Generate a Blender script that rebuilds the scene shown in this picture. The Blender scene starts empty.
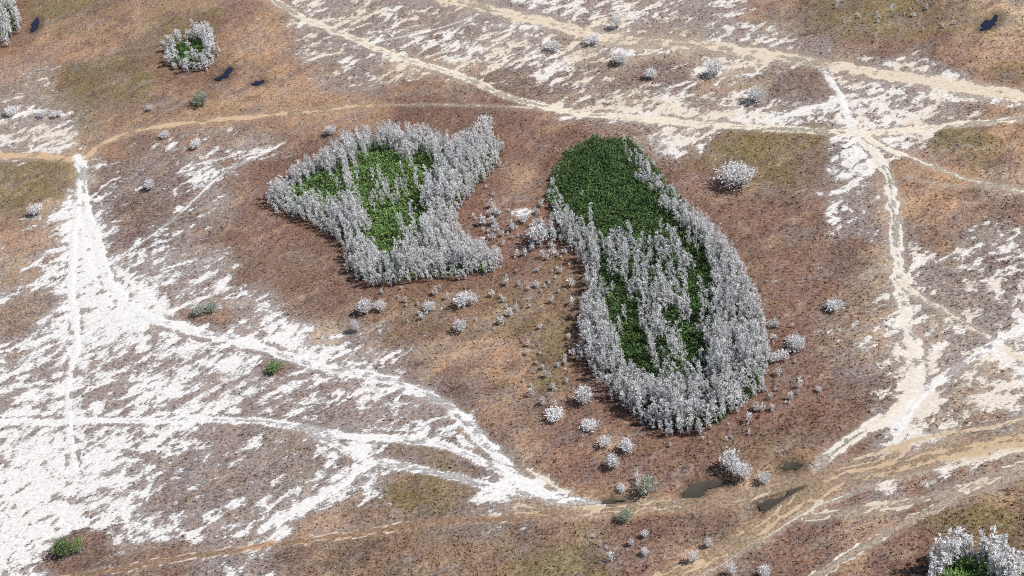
import bpy, math
import numpy as np

# ---------------------------------------------------------------- camera
PITCH = math.radians(38.0); ROLL = math.radians(12.0); H = 192.0
W_PX, H_PX = 1024, 576
HFOV = math.radians(36.0); F = 512 / math.tan(HFOV / 2)
fw = np.array([0, math.cos(PITCH), -math.sin(PITCH)])
r0 = np.array([1.0, 0, 0]); u0 = np.array([0, math.sin(PITCH), math.cos(PITCH)])
rt = math.cos(ROLL) * r0 - math.sin(ROLL) * u0
up = math.sin(ROLL) * r0 + math.cos(ROLL) * u0
scene = bpy.context.scene
COL = scene.collection
from mathutils import Matrix
cd = bpy.data.cameras.new('camera'); cam = bpy.data.objects.new('camera', cd); COL.objects.link(cam)
cd.angle = HFOV; cd.sensor_fit = 'HORIZONTAL'; cd.clip_start = 1; cd.clip_end = 20000
cam.matrix_world = Matrix(((rt[0], up[0], -fw[0], 0), (rt[1], up[1], -fw[1], 0), (rt[2], up[2], -fw[2], H), (0, 0, 0, 1)))
scene.camera = cam

def px2w(x, y):
    x = np.asarray(x, float); y = np.asarray(y, float)
    a = (x - 512) / F; b = (288 - y) / F
    d = fw + a[..., None] * rt + b[..., None] * up
    t = -H / d[..., 2]
    return d[..., :2] * t[..., None]
def w2px(X, Y):
    P = np.stack([X, Y, np.full_like(X, -H)], -1)
    z = P @ fw; z = np.where(z < 5, 5, z)
    return 512 + F * (P @ rt) / z, 288 - F * (P @ up) / z
def ppm(x, y):                      # pixels per metre across the view at a pixel's ground point
    p = px2w(x, y); P = np.concatenate([p, [-H]]); return F / float(P @ fw)

# ---------------------------------------------------------------- world, sun, exposure
SUN_EL = math.radians(48)
g0 = px2w(512, 300); g1 = px2w(512 - 40, 300 + 4)
sh = (g1 - g0) / np.linalg.norm(g1 - g0)            # ground direction the shadows fall in
to_sun = np.array([-sh[0] * math.cos(SUN_EL), -sh[1] * math.cos(SUN_EL), math.sin(SUN_EL)])
world = bpy.data.worlds.new('World'); scene.world = world; world.use_nodes = True
nt = world.node_tree; nt.nodes.clear()
sky = nt.nodes.new('ShaderNodeTexSky'); sky.sky_type = 'NISHITA'; sky.sun_disc = False
sky.sun_elevation = SUN_EL; sky.sun_rotation = math.atan2(to_sun[0], to_sun[1])
bg = nt.nodes.new('ShaderNodeBackground'); bg.inputs[1].default_value = 0.06
wo = nt.nodes.new('ShaderNodeOutputWorld')
nt.links.new(sky.outputs[0], bg.inputs[0]); nt.links.new(bg.outputs[0], wo.inputs[0])
sl = bpy.data.lights.new('sun', 'SUN'); sl.energy = 4.7; sl.angle = math.radians(0.5); sl.color = (1, 0.97, 0.935)
sun = bpy.data.objects.new('sun', sl); COL.objects.link(sun)
from mathutils import Vector
sun.rotation_euler = Vector(to_sun).to_track_quat('Z', 'Y').to_euler(); sun.location = (0, 250, 200)
vs = scene.view_settings; vs.view_transform = 'Standard'; vs.look = 'None'; vs.gamma = 1; vs.exposure = 0.15
vs.use_curve_mapping = False
scene.cycles.filter_width = 1.0; scene.cycles.use_denoising = False; scene.cycles.diffuse_bounces = 2

# ---------------------------------------------------------------- helpers
rng = np.random.default_rng(7)
def lin(c):
    c = np.asarray(c, float) / 255
    return np.where(c <= 0.04045, c / 12.92, ((c + 0.055) / 1.055) ** 2.4)
GAIN = 1.36
def alb(*c): return lin(c) / GAIN
_perm = np.random.default_rng(3).random((256, 256))
def vnoise(x, y, seed=0):
    x = x + seed * 17.37; y = y + seed * 31.71
    xi = np.floor(x).astype(np.int64); yi = np.floor(y).astype(np.int64)
    fx = x - xi; fy = y - yi
    fx = fx * fx * fx * (fx * (fx * 6 - 15) + 10); fy = fy * fy * fy * (fy * (fy * 6 - 15) + 10)
    a = _perm[xi & 255, yi & 255]; b = _perm[(xi + 1) & 255, yi & 255]
    c = _perm[xi & 255, (yi + 1) & 255]; d = _perm[(xi + 1) & 255, (yi + 1) & 255]
    return a + (b - a) * fx + (c - a) * fy + (a - b - c + d) * fx * fy
def fbm(x, y, oct=4, seed=0, gain=0.55):
    s = 0; A = 1; T = 0
    for i in range(oct):
        ca, sa = math.cos(0.6 * i), math.sin(0.6 * i)
        s = s + A * vnoise(ca * x - sa * y, sa * x + ca * y, seed + i * 3)
        T += A; A *= gain; x = x * 2.03; y = y * 2.03
    return s / T
def smooth(a, b, x):
    t = np.clip((x - a) / (b - a), 0, 1); return t * t * (3 - 2 * t)
def inpoly(px, py, poly):
    inside = np.zeros(np.shape(px), bool); n = len(poly)
    for i in range(n):
        x1, y1 = poly[i]; x2, y2 = poly[(i + 1) % n]
        if y1 == y2: continue
        c = ((y1 > py) != (y2 > py)) & (px < (x2 - x1) * (py - y1) / (y2 - y1) + x1)
        inside ^= c
    return inside
def polydist(px, py, poly, closed=True):
    best = np.full(np.shape(px), 1e9); n = len(poly)
    for i in range(n if closed else n - 1):
        ax, ay = poly[i]; bx, by = poly[(i + 1) % n]
        dx, dy = bx - ax, by - ay; L = dx * dx + dy * dy + 1e-9
        t = np.clip(((px - ax) * dx + (py - ay) * dy) / L, 0, 1)
        best = np.minimum(best, (px - ax - t * dx) ** 2 + (py - ay - t * dy) ** 2)
    return np.sqrt(best)
def mesh_obj(name, V, Fc, mat, parent=None, attrs=None, smooth_shade=False):
    me = mesh_data(name, V, Fc, mat, attrs, smooth_shade)
    o = bpy.data.objects.new(name, me); COL.objects.link(o)
    if parent: o.parent = parent
    return o
def mesh_data(name, V, Fc, mat, attrs=None, smooth_shade=False):
    V = np.ascontiguousarray(V, np.float32); Fc = np.ascontiguousarray(Fc, np.int32)
    k = Fc.shape[1]; n = len(Fc)
    me = bpy.data.meshes.new(name)
    me.vertices.add(len(V)); me.vertices.foreach_set('co', V.ravel())
    me.loops.add(n * k); me.loops.foreach_set('vertex_index', Fc.ravel())
    me.polygons.add(n); me.polygons.foreach_set('loop_start', np.arange(0, n * k, k, dtype=np.int32))
    if smooth_shade: me.polygons.foreach_set('use_smooth', np.ones(n, bool))
    me.update(calc_edges=True)
    for nm, arr in (attrs or {}).items():
        arr = np.asarray(arr, np.float32)
        if arr.ndim == 1:
            a = me.attributes.new(nm, 'FLOAT', 'POINT'); a.data.foreach_set('value', arr)
        else:
            a = me.attributes.new(nm, 'FLOAT_COLOR', 'POINT')
            a.data.foreach_set('color', np.concatenate([arr, np.ones((len(arr), 1), np.float32)], 1).ravel())
    me.materials.append(mat)
    return me
def tag(o, label=None, cat=None, group=None, kind=None):
    for k, v in (('label', label), ('category', cat), ('group', group), ('kind', kind)):
        if v: o[k] = v
    return o
def new_mat(name):
    m = bpy.data.materials.new(name); m.use_nodes = True
    n = m.node_tree; b = n.nodes['Principled BSDF']; return m, n, b
def N(n, t, **kw):
    x = n.nodes.new(t)
    for k, v in kw.items(): setattr(x, k, v)
    return x
def math_node(n, op, a, b=None, clamp=False):
    m = N(n, 'ShaderNodeMath', operation=op, use_clamp=clamp)
    for i, v in enumerate((a, b)):
        if v is None: continue
        if isinstance(v, (int, float)): m.inputs[i].default_value = v
        else: n.links.new(v, m.inputs[i])
    return m.outputs[0]

# ---------------------------------------------------------------- land cover, read off the photograph (cells of 32 px)
COVER = {'b': (143, 112, 98), 'm': (150, 135, 131), 'o': (137, 121, 86), 'r': (186, 152, 125),
         't': (202, 177, 148), 'd': (122, 98, 90), 'g': (149, 123, 102)}
COVER_MAP = """
googroob rmmmmmmm mmdmmmmr roooogt
rrrrgoor rmmmmdmm mdttttmm mmbbbbrr
mmgoobbr rrmmrrtd ddddddrt ddmmmmrg
mmogggrr rrrrbbbb brdmdmmd mmmmmmbr
mtrrbbbm bbbbbbbb bbbbmgoo oomrmoor
ootdmdmb bbbbbbbb rbbbbbbo ogmmrrrr
otrmddmb bbbbbbbb bbbbbbbb bbmmtrrb
rrmmdmdb bbbbbbbb bbbbbbbb ggmmmrmm
tmmmmmmd bbbbbbbg bggggggg bbdtmmmd
mmmmmmmm mbbggggo googgbbb bbggmmmm
mmmmmmmm mmtmbbgr goobbbbb bbgtmtmm
mmmmmmmm mmmmmdrr robbbbbb bbmmmmmt
mmmmmmmm mmmmmmdr rbbbbbbb bbbdmmtm
mmmmmmmm mmmmmmtd rbbbbbbb bbbmmtrr
mmmmmmmm mmmmmgmm rbbbbbbb grrrrrtt
mmmmmmmm mmmmogmm trrrrrrr rrbmbmmg
mmddmmmm mrrggmmm dbgbbbbr bbrrbboo
mmddbbmm mdgggggg ooobbrrb bbrbbdoo
"""
SAND_MAP = """
00000000 14443334 55554453 30000000
00011001 24445466 65653355 53211001
45300000 11334343 45533344 21443333
66311221 11110000 13566776 45655431
76312445 41000000 00356521 11565101
33643453 00000000 00000310 01541213
03753441 00000000 10000000 02543212
25853431 00000000 00000000 01434234
57885663 10000000 00000000 12335444
56897655 52100100 00000000 11346444
66798667 86431000 00000000 11346545
67776666 66765200 00000000 11247645
66767666 55566520 11000000 00137546
86766655 44565552 11000000 00145434
88676544 44575566 31000000 00222223
98765444 55653366 42100000 01342332
98676666 75322344 31100000 00131000
97333235 52000221 10000000 00110100
"""
cov_rows = [r.replace(' ', '') for r in COVER_MAP.strip().split('\n')]
cov_rows = [(r + r[-1] * 32)[:32] for r in cov_rows]
COVG = np.array([[COVER[c] for c in r] for r in cov_rows], float)
COVG = np.stack([alb(*v) for v in COVG.reshape(-1, 3)]).reshape(18, 32, 3)
SANDG = np.array([[int(c) for c in r.replace(' ', '')[:32]] for r in SAND_MAP.strip().split('\n')], float) / 9
def cell(grid, x, y):
    gx = np.clip(x / 32 - 0.5, 0, 30.999); gy = np.clip(y / 32 - 0.5, 0, 16.999)
    ix = gx.astype(int); iy = gy.astype(int); fx = smooth(0.1, 0.9, gx - ix); fy = smooth(0.1, 0.9, gy - iy)
    if grid.ndim == 3: fx = fx[..., None]; fy = fy[..., None]
    return (grid[iy, ix] * (1 - fx) * (1 - fy) + grid[iy, ix + 1] * fx * (1 - fy)
            + grid[iy + 1, ix] * (1 - fx) * fy + grid[iy + 1, ix + 1] * fx * fy)
# patches with a shape of their own: (x, y, half width, half height, slant, cover or None, sand change, strength)
PATCHES = [
 (40, 186, 44, 18, -14, 'o', -.6, 1), (95, 78, 50, 18, -22, 'o', -.4, 1), (968, 148, 38, 15, 4, 'o', -.5, 1),
 (435, 495, 40, 27, -20, 'o', -.7, .8), (440, 462, 52, 9, 12, 'm', -.8, .6), (725, 158, 40, 20, 0, 'o', -.4, .7),
 (205, 318, 34, 9, 0, 'b', -.4, .8), (218, 318, 14, 9, 0, 'r', -.3, .6), (75, 550, 40, 18, -20, 'b', -.6, .8),
 (277, 366, 18, 10, 0, 'b', -.4, .7), (120, 305, 40, 26, 0, None, .7, 1), (85, 240, 22, 50, 0, None, .5, 1),
 (310, 340, 40, 20, 10, None, .35, 1), (300, 215, 60, 26, 20, 'b', -.5, .8), (270, 260, 46, 26, 25, 'b', -.4, .7),
 (440, 100, 70, 16, 3, 'd', -.5, .5), (520, 80, 60, 14, 0, 'd', -.1, .5), (560, 68, 30, 6, -32, None, .38, 1),
 (525, 213, 11, 4, -10, 't', .75, 1), (640, 52, 22, 4, -6, 't', .6, 1), (735, 62, 34, 9, -10, 't', .2, .8),
 (640, 470, 100, 22, 0, 'b', -.3, .7), (530, 505, 26, 22, 0, 't', .15, .7), (560, 520, 40, 12, 0, 'r', 0, .7),
 (600, 508, 80, 11, -2, 't', 0, .8), (920, 405, 40, 22, -35, None, .12, 1), (1000, 395, 30, 10, -15, None, .3, 1),
 (905, 445, 22, 12, -20, None, .35, 1), (990, 455, 50, 6, -12, None, .5, 1), (985, 530, 60, 26, 0, 'o', -.4, .9),
 (940, 180, 40, 24, 10, 'r', -.3, .7), (930, 225, 40, 22, 0, 'r', -.3, .6), (990, 60, 46, 18, 10, 'r', -.4, .8),
 (1010, 75, 22, 12, 0, 'o', -.4, .8), (880, 15, 110, 22, 0, 'o', -.5, .6), (790, 20, 30, 16, 20, 'm', .1, .6),
 (600, 330, 44, 60, 0, 'b', -.2, .6), (555, 350, 14, 30, 0, 'o', 0, .6), (500, 380, 26, 50, 10, 'r', 0, .6),
 (470, 385, 22, 40, 30, 'd', -.2, .6), (15, 270, 30, 18, -20, 'r', -.2, .7), (20, 315, 30, 14, -30, 'g', -.4, .7),
 (150, 12, 110, 11, -13, 'r', -.3, .7), (40, 62, 50, 12, -25, 'r', -.2, .7), (240, 112, 120, 10, -7, 'r', -.3, .8),
 (265, 60, 40, 30, -40, 'r', -.1, .6), (430, 68, 46, 9, -6, 't', .1, .8), (180, 100, 60, 14, -22, 'g', -.1, .7),
 (460, 350, 44, 14, -10, 't', 0, .7), (522, 402, 16, 30, 0, 'r', 0, .8), (505, 330, 40, 12, -10, 'o', 0, .6),
 (80, 495, 60, 50, 0, None, .15, 1), (30, 500, 40, 60, 0, None, .3, 1), (690, 145, 50, 12, 0, None, .2, 1),
 (700, 118, 100, 9, 3, None, .35, 1), (820, 250, 40, 60, 0, 'b', -.1, .4), (500, 540, 110, 26, 0, 'g', -.2, .5),
 (850, 260, 26, 18, 0, 'd', -.2, .6), (970, 92, 70, 10, 9, 't', .45, 1), (930, 76, 40, 4, 8, None, .3, 1),
]
# trails: name, polyline in px, full width px, sand colour, rut kind, sand strength
WHITE = (246, 243, 240); CREAM = (240, 228, 208); TAN = (210, 184, 152); ORANGE = (198, 160, 128); PALE = (226, 208, 186)
TRACKS = [
 ('dirt_road', [(415,-6),(470,5),(512,15),(560,25),(600,36),(640,41),(700,45),(760,53),(800,60),(850,68),(900,77),(960,87),(1040,99)], 17, (232,216,193), 2, 1),
 ('sand_road', [(330,106),(395,104),(450,104),(510,106),(560,111)], 5, PALE, 1, .7),
 ('sand_road', [(545,109),(570,111),(600,115),(640,118),(700,124),(760,128),(820,131),(870,133),(930,128),(1040,117)], 10, CREAM, 2, .9),
 ('sand_track', [(268,-5),(300,17),(340,33),(380,50),(420,63),(460,75),(512,97),(560,110)], 9, CREAM, 2, 1),
 ('footpath', [(372,43),(400,37),(440,28),(478,15)], 3.5, WHITE, 0, .7),
 ('footpath', [(416,56),(430,47),(448,36),(472,18)], 3.5, WHITE, 0, .7),
 ('rutted_sand_track', [(858,133),(876,152),(888,178),(893,210),(897,250),(902,290),(910,330),(917,362),(914,388),(895,410),(870,428),(845,445),(815,466)], 13, (240,231,218), 2, .92),
 ('sand_track', [(903,280),(915,292),(935,305),(965,322),(1000,343),(1040,366)], 8, (236,222,203), 1, .9),
 ('sand_track', [(1040,316),(1000,340),(970,360),(940,380),(915,402),(897,430)], 9, WHITE, 2, .8),
 ('sand_track', [(822,70),(838,92),(844,106),(852,124)], 7, WHITE, 1, .8),
 ('footpath', [(768,121),(800,112),(828,103),(842,98)], 4, WHITE, 0, .8),
 ('footpath', [(772,112),(790,114),(815,109),(846,107)], 3.5, WHITE, 0, .6),
 ('sand_track', [(868,136),(885,149),(905,155),(935,167),(955,175),(985,184),(1040,196)], 7, CREAM, 1, .8),
 ('dirt_road', [(-10,154),(40,156),(80,158),(108,142),(150,128),(200,121),(256,117),(310,111),(370,105)], 12, (216,186,154), 1, 1),
 ('sand_track', [(78,156),(83,178),(84,205),(95,238),(105,270),(122,298),(155,320),(200,332),(256,346),(320,366),(380,378),(420,391),(460,416),(487,444),(512,470),(545,494),(600,507)], 11, WHITE, 2, 1),
 ('sand_track', [(80,180),(76,215),(73,250),(72,290),(78,340),(70,372),(68,425),(74,470)], 8, WHITE, 1, .9),
 ('sand_track', [(-10,422),(60,421),(120,420),(190,420),(256,421),(300,427),(345,436),(390,438),(435,444),(470,455),(500,470),(530,487)], 9, WHITE, 2, 1),
 ('sand_track', [(312,432),(345,449),(372,460),(410,467),(450,476),(490,486),(525,492),(565,494)], 9, WHITE, 2, 1),
 ('sand_track', [(372,462),(340,483),(300,507),(262,528)], 12, WHITE, 0, .7),
 ('dirt_track', [(60,580),(100,572),(160,561),(210,554),(260,547),(330,537),(390,529),(450,522),(512,518),(560,513)], 9, ORANGE, 2, .9),
 ('footpath', [(285,142),(256,157),(228,170),(205,190),(180,214),(150,238),(122,256)], 4, WHITE, 0, .8),
 ('dirt_road', [(650,584),(700,560),(740,541),(768,524),(800,501),(840,481),(880,470),(930,458),(980,447),(1040,438)], 20, TAN, 2, .9),
 ('dirt_track', [(520,508),(560,511),(620,509),(680,503),(740,498),(790,483),(840,472),(880,462),(905,447)], 14, TAN, 2, .8),
 ('dirt_track', [(806,517),(850,512),(890,506),(930,497),(975,486),(1040,470)], 12, PALE, 2, .85),
 ('dirt_track', [(806,582),(850,555),(880,538),(910,520),(950,500),(990,480),(1040,459)], 8, PALE, 2, 1),
 ('sand_track', [(527,469),(540,476),(555,486),(570,491)], 5, CREAM, 0, .9),
 ('dirt_track', [(776,532),(820,505),(870,487),(930,471),(1000,456),(1040,449)], 5, CREAM, 0, .75),
 ('dirt_track', [(690,580),(750,548),(790,524),(822,500)], 5, PALE, 0, .8),
 ('dirt_track', [(850,463),(890,448),(930,437),(1000,425),(1040,414)], 7, TAN, 1, .75),
 ('sand_track', [(826,462),(862,436),(890,414),(905,396)], 4, CREAM, 0, .7),
 ('footpath', [(905,175),(940,185),(985,187)], 4, CREAM, 0, .6),
 ('footpath', [(141,128),(160,115),(187,100)], 3, PALE, 0, .6),
 ('footpath', [(310,60),(325,56),(340,53)], 4, CREAM, 0, .7),
]
def catmull(P, step):
    P = np.asarray(P, float); Q = np.vstack([2 * P[0] - P[1], P, 2 * P[-1] - P[-2]]); out = []
    for i in range(1, len(Q) - 2):
        a, b, c, d = Q[i - 1:i + 3]; n = max(2, int(np.linalg.norm(c - b) / step))
        t = np.linspace(0, 1, n, endpoint=False)[:, None]
        out.append(0.5 * (2 * b + (c - a) * t + (2 * a - 5 * b + 4 * c - d) * t ** 2 + (3 * b - a - 3 * c + d) * t ** 3))
    out.append(Q[-2][None]); return np.vstack(out)
TR = []
for nm, pl, w, c, ruts, s in TRACKS:
    P = catmull(px2w(np.array([p[0] for p in pl]), np.array([p[1] for p in pl])), 0.8)
    mid = pl[len(pl) // 2]
    P = P + .9 * np.stack([fbm(P[:, 0] / 7, P[:, 1] / 7, 3, 15) - .5, fbm(P[:, 0] / 7, P[:, 1] / 7, 3, 16) - .5], 1)
    TR.append(dict(name=nm, P=P, hw=0.5 * w / ppm(*mid), col=alb(*c), ruts=ruts, s=s))
def seg_field(X, Y, T):
    """distance to the trail, only near it"""
    P = T['P']; R = T['hw'] * 3 + 3
    d = np.full(X.shape, 1e3)
    m = (X > P[:, 0].min() - R) & (X < P[:, 0].max() + R) & (Y > P[:, 1].min() - R) & (Y < P[:, 1].max() + R)
    idx = np.nonzero(m)[0]
    if len(idx) == 0: return d
    x = X[idx]; y = Y[idx]; best = np.full(len(idx), 1e6)
    Q = P[::3] if len(P) > 30 else P
    if not np.allclose(Q[-1], P[-1]): Q = np.vstack([Q, P[-1]])
    for a, b in zip(Q[:-1], Q[1:]):
        e = b - a; L = e @ e + 1e-9
        t = np.clip(((x - a[0]) * e[0] + (y - a[1]) * e[1]) / L, 0, 1)
        best = np.minimum(best, (x - a[0] - t * e[0]) ** 2 + (y - a[1] - t * e[1]) ** 2)
    d[idx] = np.sqrt(best); return d
# still water, and one thin shadow drawn as a puddle, in px outlines
POOLS = [
 ('puddle', [(681,493),(686,485),(698,480),(712,477),(727,479),(729,483),(718,486),(706,492),(695,498),(684,498)], 'dark shallow puddle below the tall white shrub pair'),
 ('puddle', [(756,509),(760,502),(774,499),(786,495),(790,488),(802,483),(812,485),(808,492),(797,499),(784,503),(772,508),(762,511)], 'dark winding puddle beside the tan road'),
 ('puddle', [(780,468),(786,463),(800,462),(804,465),(796,469),(786,471)], 'small dark puddle above the winding puddle'),
 ('puddle', [(598,502),(606,499),(624,498),(627,500),(615,502),(602,504)], 'thin dark sheet standing for a shadow, left of the bushy green tinged shrub'),  # a thin shadow on the ground, drawn as a dark water sheet
 ('pond', [(29,35),(31,24),(36,17),(40,19),(39,27),(34,32)], 'deep blue pond beside the white grove in the upper left corner'),
 ('pond', [(979,31),(982,22),(990,19),(996,14),(1000,16),(995,25),(992,30)], 'deep blue pond in the brown grass at upper right'),
 ('pond', [(212,80),(222,75),(228,67),(233,67),(234,71),(227,77),(216,82)], 'dark pond curling round the ring shaped grove'),
 ('pond', [(249,84),(256,80),(266,80),(262,84),(254,86)], 'small blue pond on orange earth right of the curling pond'),
]
for i, (n_, pl, lb) in enumerate(POOLS):
    Pw = px2w(np.array([p[0] for p in pl]), np.array([p[1] for p in pl]))
    Q = catmull(np.vstack([Pw, Pw[:1]]), 0.5)[:-1]
    c = Q.mean(0); ang = np.arange(len(Q))
    Q = Q + (Q - c) / (np.linalg.norm(Q - c, axis=1)[:, None] + .1) * ((fbm(Q[:, 0] * .7, Q[:, 1] * .7, 4, 5, .65) - .55) * 3.2)[:, None]
    if n_ == 'pond': Q = c + (Q - c) * .85
    POOLS[i] = (n_, Q, lb)

# groves: outline on the ground and gaps without trees, in px
RIGHT_OUT = [(552,172),(566,150),(594,136),(630,137),(648,152),(668,182),(692,207),(715,227),(738,257),(754,285),(767,315),(773,348),(772,375),(763,397),(745,412),(722,430),(698,440),(668,440),(642,428),(618,410),(598,386),(580,362),(576,335),(582,300),(584,278),(574,258),(555,245),(535,242),(530,232),(548,226),(552,215),(544,198)]
RIGHT_MEADOW = [(556,188),(564,158),(594,135),(618,138),(627,158),(646,190),(667,214),(688,240),(660,242),(625,246),(602,248),(582,236),(568,215),(566,200)]
RIGHT_GAP = [(596,250),(618,266),(640,292),(645,325),(650,352),(680,360),(687,330),(692,290),(696,240),(708,250),(712,300),(710,345),(706,372),(690,386),(655,388),(630,374),(615,350),(604,310),(597,280)]
LEFT_OUT = [(263,205),(272,190),(290,176),(315,163),(335,150),(345,138),(365,132),(395,130),(425,130),(442,138),(462,142),(474,134),(495,135),(506,148),(503,165),(490,182),(475,200),(462,215),(458,232),(482,246),(506,257),(508,268),(490,277),(450,282),(410,287),(370,292),(345,274),(342,250),(330,238),(308,226),(285,217),(268,212)]
LEFT_GAP_A = [(292,192),(314,180),(342,174),(354,200),(348,212),(322,208),(300,205)]
LEFT_GAP_B = [(354,176),(362,158),(394,154),(408,168),(430,156),(440,176),(428,208),(424,238),(416,262),(384,264),(372,246),(362,218),(354,198)]
RING_OUT = [(162,55),(168,44),(181,38),(192,36),(200,26),(212,28),(216,42),(221,55),(218,66),(206,73),(188,75),(171,70)]
RING_GAP = [(175,57),(179,46),(190,42),(203,44),(208,54),(203,64),(187,66)]
CORNER_OUT = [(-30,48),(-30,0),(-10,-14),(12,-10),(22,8),(25,30),(15,46),(-6,54)]
SE_OUT = [(928,590),(928,572),(938,560),(958,550),(985,549),(1010,556),(1028,572),(1032,600),(980,610),(940,600)]
SE_GAP = [(940,592),(944,572),(962,564),(984,570),(992,592),(965,606)]
GROVES = [RIGHT_OUT, LEFT_OUT, RING_OUT, CORNER_OUT, SE_OUT]

def groundz(X, Y):
    return 0.55 * (fbm(X / 38, Y / 38, 2, 40) - .5) + 0.12 * (fbm(X / 7, Y / 7, 2, 41) - .5)

def land(X, Y, strips=None):
    """albedo and sand field of the place at world points"""
    x0, y0 = w2px(X, Y)
    wx = (fbm(X / 16, Y / 16, 3, 1) - .5) * 52; wy = (fbm(X / 16, Y / 16, 3, 2) - .5) * 34
    x = x0 + wx; y = y0 + wy
    veg = cell(COVG, x, y); D = cell(SANDG, x, y)
    xs = x0 + wx * .45; ys = y0 + wy * .45
    pn = fbm(X / 3.5, Y / 2.2, 4, 5, .6)
    for (cx, cy, rx, ry, sl_, cv, ds, st) in PATCHES:
        a = math.radians(sl_); ca, sa = math.cos(a), math.sin(a)
        dx = xs - cx; dy = ys - cy
        q = ((ca * dx + sa * dy) / rx) ** 2 + ((-sa * dx + ca * dy) / ry) ** 2
        w = smooth(1.9, .25, q + (pn - .5) * 1.5) * st * .85
        if cv: veg = veg + (alb(*COVER[cv]) - veg) * w[..., None]
        D = D + ds * smooth(1.8, .3, q + (pn - .5) * .8)
    # white streaks lie across the view, as the wind and water left them
    a = math.radians(21); ca, sa = math.cos(a), math.sin(a)
    U = ca * X + sa * Y; V = -sa * X + ca * Y
    U = U + 2.5 * (fbm(X / 9, Y / 9, 2, 8) - .5); V = V + 2.5 * (fbm(X / 9, Y / 9, 2, 9) - .5)
    n1 = .68 * fbm(U / 4.2, V / 1.6, 4, 11, .66) + .32 * fbm(U / 11, V / 5.5, 4, 17, .6)
    n2 = fbm(U / 1.9, V / 1.2, 3, 12, .6)
    up_ = smooth(190, 120, y0) * smooth(230, 300, x0) + smooth(800, 880, x0) * smooth(520, 470, y0) * 1.0
    D = D + .13 * np.clip(up_, 0, 1.5) * smooth(.1, .3, D)
    sand = .5 + (n1 - .5) * 3.0 + (n2 - .5) * 1.3 + (np.clip(D, -.4, 1.15) - .575) * 1.7
    sand = sand - .45 * smooth(.12, 0, D)
    sand = np.minimum(sand, 1.0) - .7 * smooth(.56, .7, fbm(U / 1.9, V / 1.0, 4, 14, .6)) * (.35 + .65 * smooth(.3, .6, fbm(X / 12, Y / 12, 3, 13)))
    # mosaic inside the plant cover: straw, dark heath, olive and rusty spots, drawn out like the sand streaks
    for k_, (cv, s1, s2, lo, hi, am) in enumerate((('t', 5, 2.6, .57, .74, .4), ('d', 6, 3, .55, .72, .55), ('o', 8, 5, .6, .76, .35), ('m', 4.5, 2.2, .55, .7, .5), ('r', 9, 4, .62, .78, .3), ('b', 7, 4, .58, .75, .35))):
        w = smooth(lo, hi, fbm(U / s1, V / s2, 4, 90 + 5 * k_, .6)) * am
        veg = veg + (alb(*COVER[cv]) - veg) * w[..., None]
    # broad tone changes in the plant cover
    t = fbm(X / 11, Y / 11, 4, 21); h = fbm(X / 5, Y / 5, 4, 22)
    veg = veg * (.82 + .38 * t)[..., None] * (.80 + .42 * h)[..., None]
    red = (fbm(X / 6, Y / 6, 3, 23) - .5)
    veg = veg * (1 + red[..., None] * np.array([.14, -.04, -.22]))
    region = np.maximum(smooth(175, 110, y0), .75 * smooth(820, 900, x0))
    warm = (.35 + .65 * smooth(.35, .6, fbm(X / 9, Y / 9, 3, 24))) * (.06 + .94 * region)
    sc = alb(*WHITE) + (alb(236, 222, 203) - alb(*WHITE)) * warm[..., None]
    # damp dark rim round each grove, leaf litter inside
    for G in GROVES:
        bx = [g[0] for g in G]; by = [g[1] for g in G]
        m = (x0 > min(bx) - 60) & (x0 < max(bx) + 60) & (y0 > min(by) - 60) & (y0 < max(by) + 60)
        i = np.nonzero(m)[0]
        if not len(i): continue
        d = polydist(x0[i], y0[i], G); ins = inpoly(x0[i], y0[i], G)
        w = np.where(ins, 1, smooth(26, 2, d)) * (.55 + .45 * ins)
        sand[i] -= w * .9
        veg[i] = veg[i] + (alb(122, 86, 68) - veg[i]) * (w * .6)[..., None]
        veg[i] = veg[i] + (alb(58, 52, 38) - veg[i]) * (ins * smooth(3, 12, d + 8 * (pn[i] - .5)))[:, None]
    pool = np.zeros_like(X)
    for n_, Q, lb in POOLS:
        c = Q.mean(0); R = np.abs(Q - c).max() + 4
        i = np.nonzero((abs(X - c[0]) < R) & (abs(Y - c[1]) < R))[0]
        if not len(i): continue
        d = polydist(X[i], Y[i], Q); ins = inpoly(X[i], Y[i], Q)
        pool[i] = np.maximum(pool[i], np.where(ins, 1, .8 * smooth(2.8, .1, d + 2.2 * (fbm(X[i] / 1.5, Y[i] / 1.5, 3, 6) - .4))))
    veg = veg + (alb(88, 74, 58) - veg) * (pool * .9)[..., None]; sand = sand - pool * 1.5
    # trails
    tm = np.zeros_like(X)
    for T in TR:
        d = seg_field(X, Y, T)
        near = d < T['hw'] * 3 + 3
        if not near.any(): continue
        i = np.nonzero(near)[0]; di = d[i] + (fbm(X[i] / 2.2, Y[i] / 2.2, 4, 31, .6) - .5) * (T['hw'] * 1.1 + .5)
        hw = T['hw']
        if T['ruts'] == 2:
            g = max(.75, hw * .52)
            prof = np.maximum(smooth(.48 * hw, .16 * hw, abs(di - g)), .3 * smooth(hw, .3 * hw, di))
        else:
            prof = smooth(.98 * hw, .45 * hw, di)
        prof = prof * T['s'] * (.5 + .72 * smooth(.28, .62, fbm(X[i] / 6, Y[i] / 6, 4, 32)))
        prof = np.clip(prof, 0, 1)
        body = smooth(hw * 1.5, hw * .7, di)
        splash = smooth(hw * 3 + 2, hw * .6, d[i]) * T['s'] * .16
        lightcol = T['col'].sum() > 1.6
        sand[i] = sand[i] + (splash if lightcol else 0)
        if hw > .5:
            sand[i] = sand[i] - .75 * np.exp(-((di - 1.55 * hw) / (.4 * hw)) ** 2) * smooth(.42, .6, fbm(X[i] / 5, Y[i] / 5, 3, 33))
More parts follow.
